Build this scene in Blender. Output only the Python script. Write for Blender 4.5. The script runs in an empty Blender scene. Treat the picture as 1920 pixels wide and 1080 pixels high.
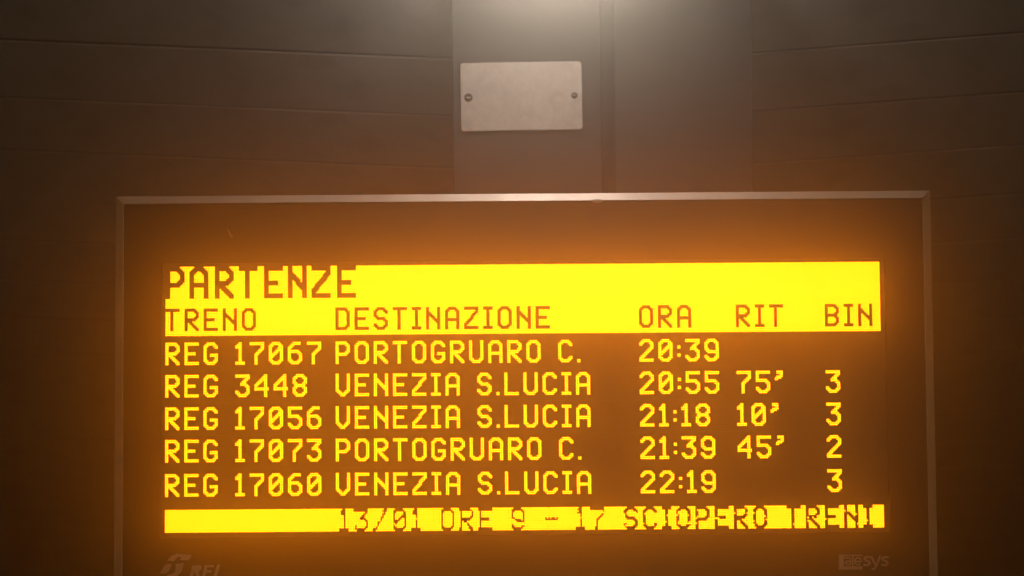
import bpy, bmesh, math, random
from mathutils import Vector, Matrix
random.seed(7)
R = math.radians
S = bpy.context.scene
COL = S.collection

# ------------------------------------------------------------------ camera
CAM_POS = Vector((0, 0, 1.6)); PITCH = 28.0
cam = bpy.data.cameras.new('camera'); cam_o = bpy.data.objects.new('camera', cam); COL.objects.link(cam_o)
cam_o.location = CAM_POS; cam_o.rotation_euler = (R(90 + PITCH), 0, 0)
cam.sensor_width = 36; cam.lens = 45; cam.clip_start = 0.02; cam.clip_end = 200
cam.dof.use_dof = True; cam.dof.focus_distance = 2.28; cam.dof.aperture_fstop = 45 / 1000 / 0.012 
S.camera = cam_o
S.render.engine = 'CYCLES'
S.cycles.use_denoising = True
try: S.cycles.denoiser = 'OPENIMAGEDENOISE'
except Exception: pass
S.cycles.max_bounces = 5; S.cycles.volume_bounces = 0; S.cycles.diffuse_bounces = 2
S.cycles.sample_clamp_indirect = 3.0
S.render.filter_size = 1.8 if hasattr(S.render, 'filter_size') else 1.5
S.cycles.pixel_filter_type = 'BLACKMAN_HARRIS'; S.cycles.filter_width = 1.45
S.view_settings.view_transform = 'Standard'; S.view_settings.look = 'None'
S.view_settings.exposure = 0; S.view_settings.gamma = 1; S.view_settings.use_curve_mapping = False

# ------------------------------------------------------------------ night: no sun, a nearly black sky
w = bpy.data.worlds.new('World'); S.world = w; w.use_nodes = True
bg = w.node_tree.nodes['Background']; bg.inputs[0].default_value = (1.0, 0.66, 0.42, 1); bg.inputs[1].default_value = 0.010

# ------------------------------------------------------------------ large soft fill light added behind the viewer, standing in for unseen station lighting
fl = bpy.data.lights.new('fill_light', 'AREA'); fl.shape = 'DISK'; fl.size = 1.6; fl.energy = 34; fl.color = (1, .80, .52)
fo = bpy.data.objects.new('fill_light', fl); COL.objects.link(fo); fo.location = (0.5, -2.3, 0.7)
fo.rotation_euler = (Vector((0, 3.2, 2.9)) - fo.location).to_track_quat('-Z', 'Y').to_euler()

# ------------------------------------------------------------------ levels of the light
LED = 11.3           # radiance of the lit amber dots
LED_G = 0.262        # green share of the amber
LAMP = 52.0
HAZE = 0.25; HAZE_G = 0.918

# ------------------------------------------------------------------ helpers
RC = Matrix.Rotation(R(90 + PITCH), 3, 'X')
def cp(x, y, z): return CAM_POS + RC @ Vector((x, y, -z))          # metres right / up / ahead of the viewer's eye
def cd(x, y, z): return RC @ Vector((x, y, -z))
def pu(px): return (px - 960) / 2400.0
def pv(py): return (540 - py) / 2400.0

def nodes(name):
    m = bpy.data.materials.new(name); m.use_nodes = True
    nt = m.node_tree; return m, nt, nt.nodes['Principled BSDF'], nt.nodes['Material Output']
def worn(name, col, col2, rough=0.6, metal=0.0, scale=6.0, bump=0.15, fine=90.0, spec=0.4, stain=None):
    m, nt, b, out = nodes(name); N = nt.nodes; L = nt.links
    tc = N.new('ShaderNodeTexCoord')
    n1 = N.new('ShaderNodeTexNoise'); n1.inputs['Scale'].default_value = scale; n1.inputs['Detail'].default_value = 7; n1.inputs['Roughness'].default_value = 0.65
    n2 = N.new('ShaderNodeTexNoise'); n2.inputs['Scale'].default_value = fine; n2.inputs['Detail'].default_value = 4
    L.new(tc.outputs['Object'], n1.inputs['Vector']); L.new(tc.outputs['Object'], n2.inputs['Vector'])
    r = N.new('ShaderNodeValToRGB'); r.color_ramp.elements[0].position = 0.35; r.color_ramp.elements[1].position = 0.68
    r.color_ramp.elements[0].color = (*col, 1); r.color_ramp.elements[1].color = (*col2, 1)
    L.new(n1.outputs['Fac'], r.inputs['Fac'])
    last = r.outputs['Color']
    if stain:
        n3 = N.new('ShaderNodeTexNoise'); n3.inputs['Scale'].default_value = stain[1]; n3.inputs['Detail'].default_value = 8; n3.inputs['Distortion'].default_value = 0.8
        L.new(tc.outputs['Object'], n3.inputs['Vector'])
        r3 = N.new('ShaderNodeValToRGB'); r3.color_ramp.elements[0].position = 0.55; r3.color_ramp.elements[1].position = 0.75
        L.new(n3.outputs['Fac'], r3.inputs['Fac'])
        mx = N.new('ShaderNodeMixRGB'); mx.inputs['Color2'].default_value = (*stain[0], 1)
        L.new(r3.outputs['Color'], mx.inputs['Fac']); L.new(last, mx.inputs['Color1']); last = mx.outputs['Color']
    L.new(last, b.inputs['Base Color'])
    mr = N.new('ShaderNodeMapRange'); mr.inputs['To Min'].default_value = max(0, rough - 0.12); mr.inputs['To Max'].default_value = min(1, rough + 0.12)
    L.new(n2.outputs['Fac'], mr.inputs['Value']); L.new(mr.outputs['Result'], b.inputs['Roughness'])
    b.inputs['Metallic'].default_value = metal; b.inputs['Specular IOR Level'].default_value = spec
    bp = N.new('ShaderNodeBump'); bp.inputs['Strength'].default_value = bump; bp.inputs['Distance'].default_value = 0.002
    ad = N.new('ShaderNodeMath'); ad.operation = 'ADD'; L.new(n1.outputs['Fac'], ad.inputs[0]); L.new(n2.outputs['Fac'], ad.inputs[1])
    L.new(ad.outputs[0], bp.inputs['Height']); L.new(bp.outputs['Normal'], b.inputs['Normal'])
    return m

M_slat = worn('painted_slat', (0.44, 0.41, 0.34), (0.56, 0.52, 0.43), 0.62, 0, 5.0, 0.4, 60, 0.3, ((0.36, 0.33, 0.27), 9))
M_back = worn('dark_void', (0.012, 0.011, 0.010), (0.02, 0.018, 0.016), 0.9)
M_panel = worn('cladding_panel', (0.052, 0.046, 0.038), (0.078, 0.069, 0.057), 0.85, 0, 2.0, 0.2, 70, 0.05)
M_chan = worn('dark_channel', (0.005, 0.004, 0.0035), (0.008, 0.006, 0.005), 0.9)
M_plate = worn('cream_plate', (0.52, 0.44, 0.32), (0.66, 0.56, 0.42), 0.7, 0, 40, 0.6, 240, 0.3, ((0.44, 0.36, 0.25), 22))
M_screw = worn('rusty_screw', (0.05, 0.035, 0.025), (0.12, 0.08, 0.05), 0.6, 0.6, 300)
M_alu = worn('aluminium_trim', (0.80, 0.68, 0.50), (0.98, 0.84, 0.60), 0.55, 0.35, 9, 0.2, 140, 0.5)
M_body = worn('grey_casing', (0.12, 0.11, 0.10), (0.17, 0.155, 0.14), 0.5, 0.2)
M_face = worn('black_mask', (0.009, 0.008, 0.007), (0.018, 0.015, 0.013), 0.42, 0, 5, 0.08, 160, 0.4)
M_print = worn('grey_print', (0.55, 0.50, 0.46), (0.68, 0.63, 0.58), 0.6, 0, 200)
M_seal = worn('sealant', (0.7, 0.62, 0.5), (0.85, 0.78, 0.66), 0.5, 0, 60)
M_scr = worn('scratch', (0.35, 0.3, 0.26), (0.5, 0.45, 0.4), 0.5, 0, 300)

def link(name, me, mat, parent=None, mw=None, label=None):
    o = bpy.data.objects.new(name, me); COL.objects.link(o)
    if mat is not None and not me.materials: me.materials.append(mat)
    if parent: o.parent = parent
    elif mw is not None: o.matrix_world = mw
    if label: o['label'] = label
    return o
def empty(name, mw, label=None, cat=None, kind=None, group=None):
    o = bpy.data.objects.new(name, None); COL.objects.link(o); o.matrix_world = mw; o.empty_display_size = 0.1
    if label: o['label'] = label
    if cat: o['category'] = cat
    if kind: o['kind'] = kind
    if group: o['group'] = group
    return o
def mesh(name, verts, faces):
    me = bpy.data.meshes.new(name); me.from_pydata([tuple(v) for v in verts], [], faces); me.update(); return me
def fix(me):
    bm = bmesh.new(); bm.from_mesh(me); bmesh.ops.recalc_face_normals(bm, faces=bm.faces); bm.to_mesh(me); bm.free(); return me
def box(name, x0, x1, y0, y1, z0, z1, bev=0.0, seg=2):
    bm = bmesh.new()
    bmesh.ops.create_cube(bm, size=1, matrix=Matrix.Translation(((x0+x1)/2, (y0+y1)/2, (z0+z1)/2)) @ Matrix.Diagonal((x1-x0, y1-y0, z1-z0, 1)))
    if bev: bmesh.ops.bevel(bm, geom=bm.edges[:], offset=bev, segments=seg, affect='EDGES', profile=0.5)
    me = bpy.data.meshes.new(name); bm.to_mesh(me); bm.free(); return me
def frame_mw(o, x, y, z=None):
    x = x.normalized(); y = (y - x * y.dot(x)).normalized(); n = x.cross(y)
    return Matrix.Translation(o) @ Matrix((x, y, n)).transposed().to_4x4()

# ------------------------------------------------------------------ slatted ceiling: two wings rising outwards from a valley
def cam_vec(v): return RC @ Vector((v.x, v.y, -v.z))
STEP, K0, SINK = 0.165, 18.76, 0.7167          # metres ahead per board, first board, how the valley falls away
UV = pu(1130)
eV = Vector((UV, -SINK, 1))
VK = 40110 / 2400 * STEP
def valley(Z): return Vector((UV * Z, VK - SINK * Z, Z))
dR = Vector((1, 0.065, -0.072)).normalized()
dL = Vector((-1, 0.042, 0.0)).normalized()
def wing(name, d, k_first, k_last):
    dw, ew = cam_vec(d), cam_vec(eV)
    n = dw.cross(ew).normalized(); P0 = cp(*valley(3.5))
    if n.dot(CAM_POS - P0) < 0: n = -n
    y = n.cross(dw); rot = Matrix((dw, y, n)).transposed().to_4x4()
    root = empty(name, Matrix.Translation(P0) @ rot, kind='structure'); inv = root.matrix_world.inverted()
    step = ew * STEP; width = abs(step.dot(y)); LEN = 4.6; gap = 0.0085
    me = box('slat', 0, LEN, -width/2 + gap/2, width/2 - gap/2, -0.0055, 0, 0.0015, 2); me.materials.append(M_slat)
    for k in range(k_first, k_last):
        o = link('slat', me, None, root)
        o.matrix_local = inv @ Matrix.Translation(cp(*valley(STEP * (k + 0.5 + K0)))) @ rot
        o.location += Vector((random.uniform(0, .01), random.uniform(-.0012, .0012), random.uniform(-.0006, .0006)))
        o.rotation_euler.rotate_axis('X', R(random.uniform(-.3, .3))); o.rotation_euler.rotate_axis('Z', R(random.uniform(-.05, .05)))
    q0 = inv @ cp(*valley(STEP * (k_first + K0))); q1 = inv @ cp(*valley(STEP * (k_last + K0)))
    V = [(q.x + dx, q.y, z) for z in (-.0065, -.03) for q, dx in ((q0, .02), (q0, LEN - .02), (q1, LEN - .02), (q1, .02))]
    link('backing', fix(mesh('backing', V, [(0,1,2,3), (7,6,5,4), (0,4,5,1), (1,5,6,2), (2,6,7,3), (3,7,4,0)])), M_back, root)
wing('ceiling_left', dL, -7, 30)
wing('ceiling_right', dR, -7, 30)

# ------------------------------------------------------------------ pillar cladding that carries the board
ZP = 2.85
def pp(px, py, dz=0.0): return (pu(px) * ZP, pv(py) * ZP)
rollP = R(0.55)
pil_o = cp(pu(1130) * ZP, pv(300) * ZP, ZP)
pil = empty('pillar', frame_mw(pil_o, cd(math.cos(rollP), math.sin(rollP), 0), cd(-math.sin(rollP), math.cos(rollP), 0)),
            'flat grey clad pillar behind the departure board with a dark vertical channel', 'pillar')
def lx(px): return (px - 1130) / 2400 * ZP
yt, yb = 0.47, -1.5
bx = box('core', lx(850)+.004, lx(1412)-.004, yb, yt, -.30, -.022); link('core', bx, M_chan, pil)
link('panel', box('panel', lx(850), lx(1128), yb, yt, -.0215, 0, .003), M_panel, pil)
link('panel', box('panel', lx(1153), lx(1412), yb, yt, -.0215, 0, .003), M_panel, pil)
link('channel_strip', box('channel_strip', lx(1128)+.001, lx(1153)-.001, yb, yt, -.0215, -.007, .001), M_chan, pil)

# ------------------------------------------------------------------ blank cover plate
pl_o = cp(pu(977.5) * (ZP-.006), pv(181) * (ZP-.006), ZP - .006); rl = R(0.95)
plate = empty('cover_plate', frame_mw(pl_o, cd(math.cos(rl), math.sin(rl), 0), cd(-math.sin(rl), math.cos(rl), 0)),
              'blank cream cover plate with two screws on the pillar above the departure board', 'cover plate')
s = ZP / 2400
def rounded(name, hx, hy, r, z0, z1, bev):
    bm = bmesh.new(); vs = []
    for cx, cy, a0 in ((hx-r, hy-r, 0), (-hx+r, hy-r, 90), (-hx+r, -hy+r, 180), (hx-r, -hy+r, 270)):
        for i in range(5):
            a = R(a0 + i*22.5); vs.append(bm.verts.new((cx + r*math.cos(a), cy + r*math.sin(a), z1)))
    f = bm.faces.new(vs)
    ex = bmesh.ops.extrude_face_region(bm, geom=[f])
    for v in [g for g in ex['geom'] if isinstance(g, bmesh.types.BMVert)]: v.co.z = z0
    bmesh.ops.recalc_face_normals(bm, faces=bm.faces)
    top = [e for e in bm.edges if all(abs(v.co.z - z1) < 1e-6 for v in e.verts)]
    bmesh.ops.bevel(bm, geom=top, offset=bev, segments=2, affect='EDGES')
    me = bpy.data.meshes.new(name); bm.to_mesh(me); bm.free(); return me
link('plate', rounded('plate', 113.5*s, 64*s, 6*s, -.004, .004, .0015), M_plate, plate)
def screw(x, y, r, label=None):
    bm = bmesh.new()
    bmesh.ops.create_cone(bm, cap_ends=True, segments=20, radius1=r, radius2=r*.72, depth=.003, matrix=Matrix.Translation((x, y, .0056)))
    ms = bpy.data.meshes.new('screw'); bm.to_mesh(ms); bm.free()
    o = link('screw', ms, M_screw, plate, label=label)
    link('slot', box('slot', x-r*.6, x+r*.6, y-r*.1, y+r*.1, .0066, .0073), M_alu, o)
    bm = bmesh.new(); bmesh.ops.create_cone(bm, cap_ends=True, segments=20, radius1=r*1.25, radius2=r*1.2, depth=.0009, matrix=Matrix.Translation((x, y, .0043)))
    mw_ = bpy.data.meshes.new('washer'); bm.to_mesh(mw_); bm.free(); link('washer', mw_, M_chan, o)
screw(-99*s, -1*s, 6.5*s, 'dark rusty screw')
screw(99*s, 0*s, 5.0*s)

# ------------------------------------------------------------------ the lit lamp whose glow enters the picture at the top
lamp_o = cp(pu(1040) * 2.41, pv(-165) * 2.41, 2.41)
lamp = empty('pendant_lamp', Matrix.Translation(lamp_o), 'white tube lamp hanging on two rods above the departure board', 'lamp')
def lathe(name, prof, n=32):
    vs = []; fs = []
    for i in range(n):
        a = 2*math.pi*i/n
        for r, z in prof: vs.append((r*math.cos(a), r*math.sin(a), z))
    m = len(prof)
    for i in range(n):
        for j in range(m-1):
            fs.append((i*m+j, ((i+1) % n)*m+j, ((i+1) % n)*m+j+1, i*m+j+1))
    me = mesh(name, vs, fs); fix(me)
    for p in me.polygons: p.use_smooth = True
    return me
M_lens, nt, b, out = nodes('lamp_lens')
b.inputs['Base Color'].default_value = (.8, .8, .78, 1); b.inputs['Emission Color'].default_value = (1, .91, 1.0, 1); b.inputs['Emission Strength'].default_value = LAMP
def turned(me):
    me.transform(Matrix.Rotation(R(90), 4, 'Y')); return me
link('tube', turned(lathe('tube', [(0, -.13), (.034, -.125), (.036, -.11), (.036, .11), (.034, .125), (0, .13)], 24)), M_lens, lamp)
for sd in (-1, 1):
    cpm = lathe('end_cap', [(0, .122), (.043, .122), (.045, .126), (.045, .158), (.040, .165), (0, .165)], 24)
    cpm.transform(Matrix.Scale(sd, 4, (0, 0, 1))); link('end_cap', turned(fix(cpm)), M_body, lamp)
    rm = lathe('rod', [(.007, .03), (.007, .80)], 12); rm.transform(Matrix.Translation((sd*.143, 0, 0))); link('rod', rm, M_body, lamp)

# ------------------------------------------------------------------ departure board
ZD = 2.40; tilt = R(2.2); roll = R(0.42)
ro = Matrix.Rotation(roll, 3, 'Z') @ Matrix.Rotation(-tilt, 3, 'X')      # in the eye's frame: x right, y up, z back
bo = cp(pu(983.5) * ZD, pv(733) * ZD, ZD)
BM = Matrix.Translation(bo) @ (RC @ ro).to_4x4()
board = empty('departure_board', BM, 'amber LED railway departure board in a thin metal frame, headed PARTENZE', 'departure board')
BI = BM.inverted()
def onb(px, py):
    d = cd(pu(px), pv(py), 1); n = BM.to_3x3() @ Vector((0, 0, 1))
    t = (bo - CAM_POS).dot(n) / d.dot(n); q = BI @ (CAM_POS + d * t); return q.x, q.y
XO, XI, YT, YTI, YB, YBI = .7730, .7540, .3730, .3575, -.490, -.474
DEP = -.015
# body behind the trim
link('casing', box('casing', -XO+.001, XO-.001, YB+.001, YT-.001, -.20, DEP-.0005, .003), M_body, board)
def strip(a, b, c, d):   # outer a-b (back), inner d-c (front)
    v = [(*a, DEP), (*b, DEP), (*c, 0), (*d, 0), (*a, DEP-.012), (*b, DEP-.012), (*c, -.012), (*d, -.012)]
    return fix(mesh('trim', v, [(0,1,2,3), (7,6,5,4), (0,4,5,1), (1,5,6,2), (2,6,7,3), (3,7,4,0)]))
def bev_link(me, lab=None):
    bm = bmesh.new(); bm.from_mesh(me); bmesh.ops.bevel(bm, geom=bm.edges[:], offset=.0007, segments=1, affect='EDGES'); bm.to_mesh(me); bm.free()
    return link('trim', me, M_alu, board, label=lab)
g = .0005
bev_link(strip((-XO+g, YT), (XO-g, YT), (XI-g, YTI), (-XI+g, YTI)), 'bright top trim')
bev_link(strip((-XO, YB+g), (-XO, YT-g), (-XI, YTI-g), (-XI, YBI+g)))
bev_link(strip((XO, YT-g), (XO, YB+g), (XI, YBI+g), (XI, YTI-g)))
bev_link(strip((XO-g, YB), (-XO+g, YB), (-XI+g, YBI), (XI-g, YBI)))
# LED grid
ox, oy = onb(308.5, 500); ex, ey = onb(1651, 490.5)
ang = math.atan2(ey - oy, ex - ox); P = math.hypot(ex - ox, ey - oy) / 450.0; PY = P * 450 / 443
NX, NY = 452, 166
x0, x1 = ox - 2*P, ox + (NX+1)*P; y1, y0 = oy + 2*PY, oy - (NY+1)*PY
def ring(name, X0, X1, Y0, Y1, a0, a1, b0, b1, zt, zb):
    v = []
    for z in (zt, zb):
        v += [(X0,Y0,z),(X1,Y0,z),(X1,Y1,z),(X0,Y1,z),(a0,b0,z),(a1,b0,z),(a1,b1,z),(a0,b1,z)]
    f = []
    for i in range(4):
        j = (i+1) % 4
        f += [(i, j, 4+j, 4+i), (8+i, 12+i, 12+j, 8+j), (4+i, 4+j, 12+j, 12+i), (i, 8+i, 8+j, j)]
    return fix(mesh(name, v, f))
link('face_mask', ring('face_mask', -XI+.0008, XI-.0008, YBI+.0008, YTI-.0008, x0, x1, y0, y1, -.0025, -.0130), M_face, board)
# unlit dot matrix behind
M_mat, nt, b, out = nodes('led_matrix'); N = nt.nodes; L = nt.links
def dots(nt, off=(0, 0), thr=0.30):
    N = nt.nodes; L = nt.links
    tc = N.new('ShaderNodeTexCoord'); sx = N.new('ShaderNodeSeparateXYZ'); L.new(tc.outputs['Object'], sx.inputs[0])
    res = []
    for ax, o, pt in ((0, ox, P), (1, oy, PY)):
        a = N.new('ShaderNodeMath'); a.operation = 'SUBTRACT'; a.inputs[1].default_value = o; L.new(sx.outputs[ax], a.inputs[0])
        d = N.new('ShaderNodeMath'); d.operation = 'DIVIDE'; d.inputs[1].default_value = pt; L.new(a.outputs[0], d.inputs[0])
        f = N.new('ShaderNodeMath'); f.operation = 'FLOORED_MODULO'; f.inputs[1].default_value = 1; L.new(d.outputs[0], f.inputs[0])
        c = N.new('ShaderNodeMath'); c.operation = 'SUBTRACT'; c.inputs[1].default_value = .5; L.new(f.outputs[0], c.inputs[0])
        q = N.new('ShaderNodeMath'); q.operation = 'ABSOLUTE'; L.new(c.outputs[0], q.inputs[0]); res.append(q)
    m = N.new('ShaderNodeMath'); m.operation = 'MAXIMUM'; L.new(res[0].outputs[0], m.inputs[0]); L.new(res[1].outputs[0], m.inputs[1])
    t = N.new('ShaderNodeMath'); t.operation = 'LESS_THAN'; t.inputs[1].default_value = thr; L.new(m.outputs[0], t.inputs[0])
    return t
t = dots(nt, thr=.36)
mx = N.new('ShaderNodeMixRGB'); mx.inputs['Color1'].default_value = (.012, .010, .009, 1); mx.inputs['Color2'].default_value = (.16, .115, .06, 1)
L.new(t.outputs[0], mx.inputs['Fac']); L.new(mx.outputs[0], b.inputs['Base Color']); b.inputs['Roughness'].default_value = .5
def ly(r): return oy - r*PY
ROWS = [47, 67, 87, 107, 128]
def module(name, r0, r1, label=None):
    return link(name, box(name, x0+.0004, x1-.0004, (y0+.0004 if r1 is None else ly(r1)+.0001), (y1-.0004 if r0 is None else ly(r0)-.0001), -.0125, -.0085), M_mat, board, label=label)
module('dot_matrix', None, 44); module('dot_matrix', 147, None)
# lit dots
M_led, nt, b, out = nodes('lit_amber_dots'); N = nt.nodes; L = nt.links
t = dots(nt, thr=.31)
mr = N.new('ShaderNodeMapRange'); mr.inputs['To Min'].default_value = LED*.06; mr.inputs['To Max'].default_value = LED*1.2; L.new(t.outputs[0], mr.inputs['Value'])
b.inputs['Base Color'].default_value = (.1, .07, .03, 1); b.inputs['Emission Color'].default_value = (1, LED_G, .002, 1)
L.new(mr.outputs[0], b.inputs['Emission Strength'])

F = {
'A': (9, [[(0,12),(0,2),(2,0),(5,0),(7,2),(7,12)], [(0,7),(7,7)]]),
'B': (9, [[(0,0),(5,0),(7,2),(7,4),(5,6),(7,8),(7,10),(5,12),(0,12),(0,0)], [(0,6),(5,6)]]),
'C': (9, [[(7,2),(5,0),(2,0),(0,2),(0,10),(2,12),(5,12),(7,10)]]),
'D': (9, [[(0,0),(5,0),(7,2),(7,10),(5,12),(0,12),(0,0)]]),
'E': (9, [[(7,0),(0,0),(0,12),(7,12)], [(0,6),(5,6)]]),
'G': (9, [[(7,2),(5,0),(2,0),(0,2),(0,10),(2,12),(5,12),(7,10),(7,7),(4,7)]]),
'I': (6, [[(0,0),(4,0)], [(2,0),(2,12)], [(0,12),(4,12)]]),
'L': (9, [[(0,0),(0,12),(7,12)]]),
'N': (9, [[(0,12),(0,0)], [(0,2),(7,9)], [(7,0),(7,12)]]),
'O': (9, [[(0,2),(2,0),(5,0),(7,2),(7,10),(5,12),(2,12),(0,10),(0,2)]]),
'P': (9, [[(0,12),(0,0),(5,0),(7,2),(7,5),(5,7),(0,7)]]),
'R': (9, [[(0,12),(0,0),(5,0),(7,2),(7,4),(5,6),(0,6)], [(2,7),(7,12)]]),
'S': (9, [[(7,2),(5,0),(2,0),(0,2),(0,4),(2,6),(5,6),(7,8),(7,10),(5,12),(2,12),(0,10)]]),
'T': (9, [[(0,0),(7,0)], [(3,0),(3,12)]]),
'U': (9, [[(0,0),(0,10),(2,12),(5,12),(7,10),(7,0)]]),
'V': (9, [[(0,0),(0,9),(3,12),(4,12),(7,9),(7,0)]]),
'Z': (9, [[(0,0),(7,0),(7,2),(0,10),(0,12),(7,12)]]),
'0': (9, [[(0,2),(2,0),(5,0),(7,2),(7,10),(5,12),(2,12),(0,10),(0,2)], [(1,8),(6,3)]]),
'1': (6, [[(0,2),(2,0),(2,12)], [(0,12),(4,12)]]),
'2': (9, [[(0,2),(2,0),(5,0),(7,2),(7,4),(0,11),(0,12),(7,12)]]),
'3': (9, [[(0,0),(7,0),(7,1),(3,5),(5,5),(7,7),(7,10),(5,12),(2,12),(0,10)]]),
'4': (9, [[(6,12),(6,0),(0,6),(0,8),(7,8)]]),
'5': (9, [[(7,0),(0,0),(0,5),(5,5),(7,7),(7,10),(5,12),(2,12),(0,10)]]),
'6': (9, [[(6,0),(3,0),(0,3),(0,10),(2,12),(5,12),(7,10),(7,7),(5,5),(0,5)]]),
'7': (9, [[(0,0),(7,0),(7,3),(3,7),(3,12)]]),
'8': (9, [[(2,0),(5,0),(7,2),(7,4),(5,6),(7,8),(7,10),(5,12),(2,12),(0,10),(0,8),(2,6),(0,4),(0,2),(2,0)], [(2,6),(5,6)]]),
'9': (9, [[(0,10),(2,12),(5,12),(7,10),(7,2),(5,0),(2,0),(0,2),(0,5),(2,7),(7,7)]]),
':': (2, [[(0,4),(0,4)], [(0,9),(0,9)]]),
'.': (2, [[(0,12),(0,12)]]),
"'": (5, [[(1,0),(3,0),(3,2),(0,4)]]),
'-': (9, [[(0,6),(7,6)]]),
'/': (9, [[(7,0),(0,12)]]),
' ': (5, []),
}
def raster(txt, X, Y, b=2, wmax=7, hmax=12, gap=3, space=8, each=None):
    out = set(); cx = X; seen = set()
    for ch in txt:
        if each is not None and out - seen: each.append((prev, out - seen)); seen = set(out)
        prev = ch
        if ch == ' ': cx += space; continue
        w_, strokes = F[ch]
        for st in strokes:
            for (ax, ay), (bx_, by_) in zip(st, st[1:]):
                sx, sy = wmax/7, hmax/12
                A = (ax*sx, ay*sy); B = (bx_*sx, by_*sy)
                n = int(max(abs(B[0]-A[0]), abs(B[1]-A[1]), 1) * 1.0 + .5)
                for i in range(n+1):
                    qx = int(A[0] + (B[0]-A[0])*i/n + .5); qy = int(A[1] + (B[1]-A[1])*i/n + .5)
                    for u in range(b):
                        for v in range(b): out.add((int(cx+.5)+qx+u, Y+qy+v))
        cx += (w_ - 2) * wmax // 7 + b + gap if b == 3 else w_ + gap
    if each is not None and out - seen: each.append((prev, out - seen))
    return out
CA, SA = math.cos(ang), math.sin(ang)
def dotmesh(name, cells, label, zz=-.0078, parent=None):
    rows = {}
    for (c, r) in cells: rows.setdefault(r, []).append(c)
    # greedy merge of equal runs in neighbouring rows
    runs = {}
    for r, cs in rows.items():
        cs.sort(); st = pr = cs[0]; rr = []
        for c in cs[1:]:
            if c != pr + 1: rr.append((st, pr)); st = c
            pr = c
        rr.append((st, pr)); runs[r] = rr
    rects = []; open_ = {}
    for r in range(min(runs), max(runs) + 2):
        cur = set(runs.get(r, []))
        for k in list(open_):
            if k not in cur: rects.append((k[0], k[1], open_.pop(k), r - 1))
        for k in cur: open_.setdefault(k, r)
    V = []; Fc = []
    for c0, c1, r0, r1 in rects:
        a, b_, c_, d_ = ox + c0*P, ox + (c1+1)*P, oy - (r1+1)*PY, oy - r0*PY
        i = len(V); V += [(a, c_, zz), (b_, c_, zz), (b_, d_, zz), (a, d_, zz)]; Fc.append((i, i+1, i+2, i+3))
    me = mesh(name, V, Fc)
    return link(name, me, M_led, parent or board, label=label)
full = {(c, r) for c in range(450) for r in range(43)}
hd = raster('PARTENZE', 0, 0, 3, 9, 17, 3.4) | raster('TRENO', 0, 26) | raster('DESTINAZIONE', 107, 26) | raster('ORA', 298, 26) | raster('RIT', 359, 26) | raster('BIN', 415, 26)
dotmesh('header_band', full - hd, 'bright band headed PARTENZE with TRENO, DESTINAZIONE, ORA, RIT and BIN in dark letters')
LINES = [('17067', 'PORTOGRUARO C.', '20:39', '', ''), ('3448', 'VENEZIA S.LUCIA', '20:55', "75'", '3'), ('17056', 'VENEZIA S.LUCIA', '21:18', "10'", '3'),
         ('17073', 'PORTOGRUARO C.', '21:39', "45'", '2'), ('17060', 'VENEZIA S.LUCIA', '22:19', '', '3')]
edges = [44, 64.5, 84.5, 104.5, 125, 147]
KIND = {':': 'colon', '.': 'full stop', "'": 'minute mark'}
for i, (n, d, h, dl, bn) in enumerate(LINES):
    ln = module('text_line', edges[i], edges[i+1], 'dark dot line lit with REG %s %s %s %s %s' % (n, d, h, dl, bn))
    ln['label'] = ' '.join(ln['label'].split())
    ch = []
    for txt, X in (('REG', 0), (n, 44), (d, 107), (h, 298), (dl, 359), (bn, 415)): raster(txt, X, ROWS[i], each=ch)
    for c, cells in ch:
        dotmesh('character', cells, 'lit amber ' + (KIND.get(c) or ('digit ' if c.isdigit() else 'letter ') + c), parent=ln)
full = {(c, r) for c in range(450) for r in range(150, 164)}
tk = raster('13/01 ORE 9 - 17 SCIOPERO TRENI', 109, 150, space=8.6)
# running text between two refreshes: extra dots lit in its strokes also imitate bloom
thin = {(c, q) for c, q in tk if 151 < q < 162 and ((c < 286 and (c-1, q) not in tk) or random.random() < (.06 if c < 286 else .08))}
tk -= thin
dotmesh('ticker_band', full - tk, 'bright ticker band with dark letters about SCIOPERO TRENI')

# sealant blob, scratch, printed marks
def blob(name, px, py, rx, ry, z, mat, label=None):
    bm = bmesh.new(); x, y = onb(px, py)
    bmesh.ops.create_icosphere(bm, subdivisions=2, radius=1, matrix=Matrix.Translation((x, y, z)) @ Matrix.Diagonal((rx, ry, .0015, 1)))
    me = bpy.data.meshes.new(name); bm.to_mesh(me); bm.free()
    for p in me.polygons: p.use_smooth = True
    return link(name, me, mat, board, label=label)
blob('sealant_drip', 1120, 376.5, .011, .0042, .0006, M_seal, 'pale drip on the lower edge of the top trim')
def poly_print(name, polys, z=-.0024, th=.0005, mat=M_print, label=None):
    bm = bmesh.new()
    for poly in polys:
        vs = [bm.verts.new((*onb(px, py), z + th)) for px, py in poly]
        f = bm.faces.new(vs); ex_ = bmesh.ops.extrude_face_region(bm, geom=[f])
        for v in [g_ for g_ in ex_['geom'] if isinstance(g_, bmesh.types.BMVert)]: v.co.z = z
    bmesh.ops.recalc_face_normals(bm, faces=bm.faces)
    me = bpy.data.meshes.new(name); bm.to_mesh(me); bm.free(); return link(name, me, mat, board, label=label)
poly_print('scratch', [[(424.5,428),(427,429),(430,434),(434,441),(437,445),(433.5,445.5),(430.5,441),(428,435)]], mat=M_scr, label='short pale scratch')
def Z1(pts): return [(290 + x/13.714, 1020 + y/13.714) for x, y in pts]
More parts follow.
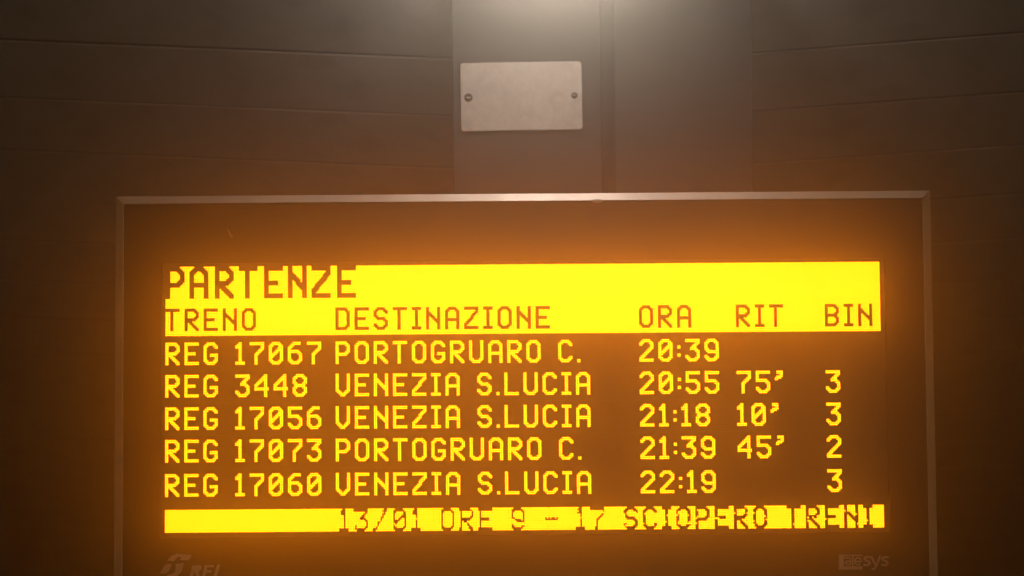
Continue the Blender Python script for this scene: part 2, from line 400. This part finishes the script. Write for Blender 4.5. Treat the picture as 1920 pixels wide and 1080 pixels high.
poly_print('operator_logo', [
    Z1([(320,430),(380,350),(450,290),(560,255),(700,262),(950,290),(900,380),(850,425),(640,418),(680,345),(590,335),(530,400),(480,455)]),
    Z1([(160,700),(230,580),(310,520),(430,515),(400,620),(340,720),(250,765),(130,765)]),
    Z1([(540,520),(750,485),(715,640),(670,740),(590,820),(480,870),(290,880),(330,800),(430,790),(520,720)]),
    Z1([(880,900),(960,560),(1130,545),(1210,580),(1205,660),(1120,720),(1165,900),(1080,900),(1040,740),(1000,740),(965,900)][:]),
    Z1([(1200,900),(1275,545),(1525,545),(1510,605),(1345,605),(1330,680),(1460,680),(1445,740),(1315,740),(1280,900)]),
    Z1([(1490,900),(1600,530),(1685,530),(1580,900)]),
], label='grey railway company emblem with the letters RFI')
def Z2(pts): return [(1550 + x/13.714, 1020 + y/13.714) for x, y in pts]
def stroke_polys(paths, wd, T):
    out = []
    for path in paths:
        for (ax, ay), (bx_, by_) in zip(path, path[1:]):
            dx, dy = bx_-ax, by_-ay; l = math.hypot(dx, dy) or 1; nx, ny = -dy/l*wd/2, dx/l*wd/2; tx, ty = dx/l*wd/3, dy/l*wd/3
            out.append(T([(ax+nx-tx, ay+ny-ty), (ax-nx-tx, ay-ny-ty), (bx_-nx+tx, by_-ny+ty), (bx_+nx+tx, by_+ny+ty)]))
    return out
def circ(cx, cy, rx, ry, a0, a1, n=8): return [(cx + rx*math.cos(R(a0+(a1-a0)*i/n)), cy + ry*math.sin(R(a0+(a1-a0)*i/n))) for i in range(n+1)]
# box outline with a, e inside, then s y s
mk = [Z2([(320,280),(450,280),(450,665),(320,665)]), Z2([(452,575),(930,575),(930,665),(452,665)]), Z2([(452,280),(930,280),(930,315),(452,315)]), Z2([(660,317),(700,317),(700,573),(660,573)])]
mk += stroke_polys([[(480,360),(600,360),(620,400),(620,540)], [(620,450),(520,450),(490,500),(540,535),(620,530)]], 34, Z2)
mk += stroke_polys([circ(810,450,85,90,-10,-310,9), [(730,455),(890,455)]], 34, Z2)
def ess(x): return [(x+150,350),(x+60,335),(x,375),(x+50,430),(x+120,455),(x+150,505),(x+90,555),(x,540)]
mk += stroke_polys([ess(970), [(1160,330),(1260,540)], [(1380,320),(1290,560),(1240,640),(1180,650)], ess(1430)], 52, Z2)
poly_print('maker_logo', mk, label='grey printed maker name aesys, the first two letters in a box')

# ------------------------------------------------------------------ night haze round everything, kept dense to imitate lens glare as well
hz = box('haze', -7, 7, -1.2, 13, -1.0, 7.0)
M_h = bpy.data.materials.new('glare_haze'); M_h.use_nodes = True; nt = M_h.node_tree; nt.nodes.clear()
out = nt.nodes.new('ShaderNodeOutputMaterial'); pvn = nt.nodes.new('ShaderNodeVolumePrincipled')
pvn.inputs['Density'].default_value = HAZE; pvn.inputs['Anisotropy'].default_value = HAZE_G; pvn.inputs['Color'].default_value = (.98, .90, .62, 1)
nt.links.new(pvn.outputs[0], out.inputs['Volume'])
o = link('haze', hz, M_h); o['kind'] = 'stuff'
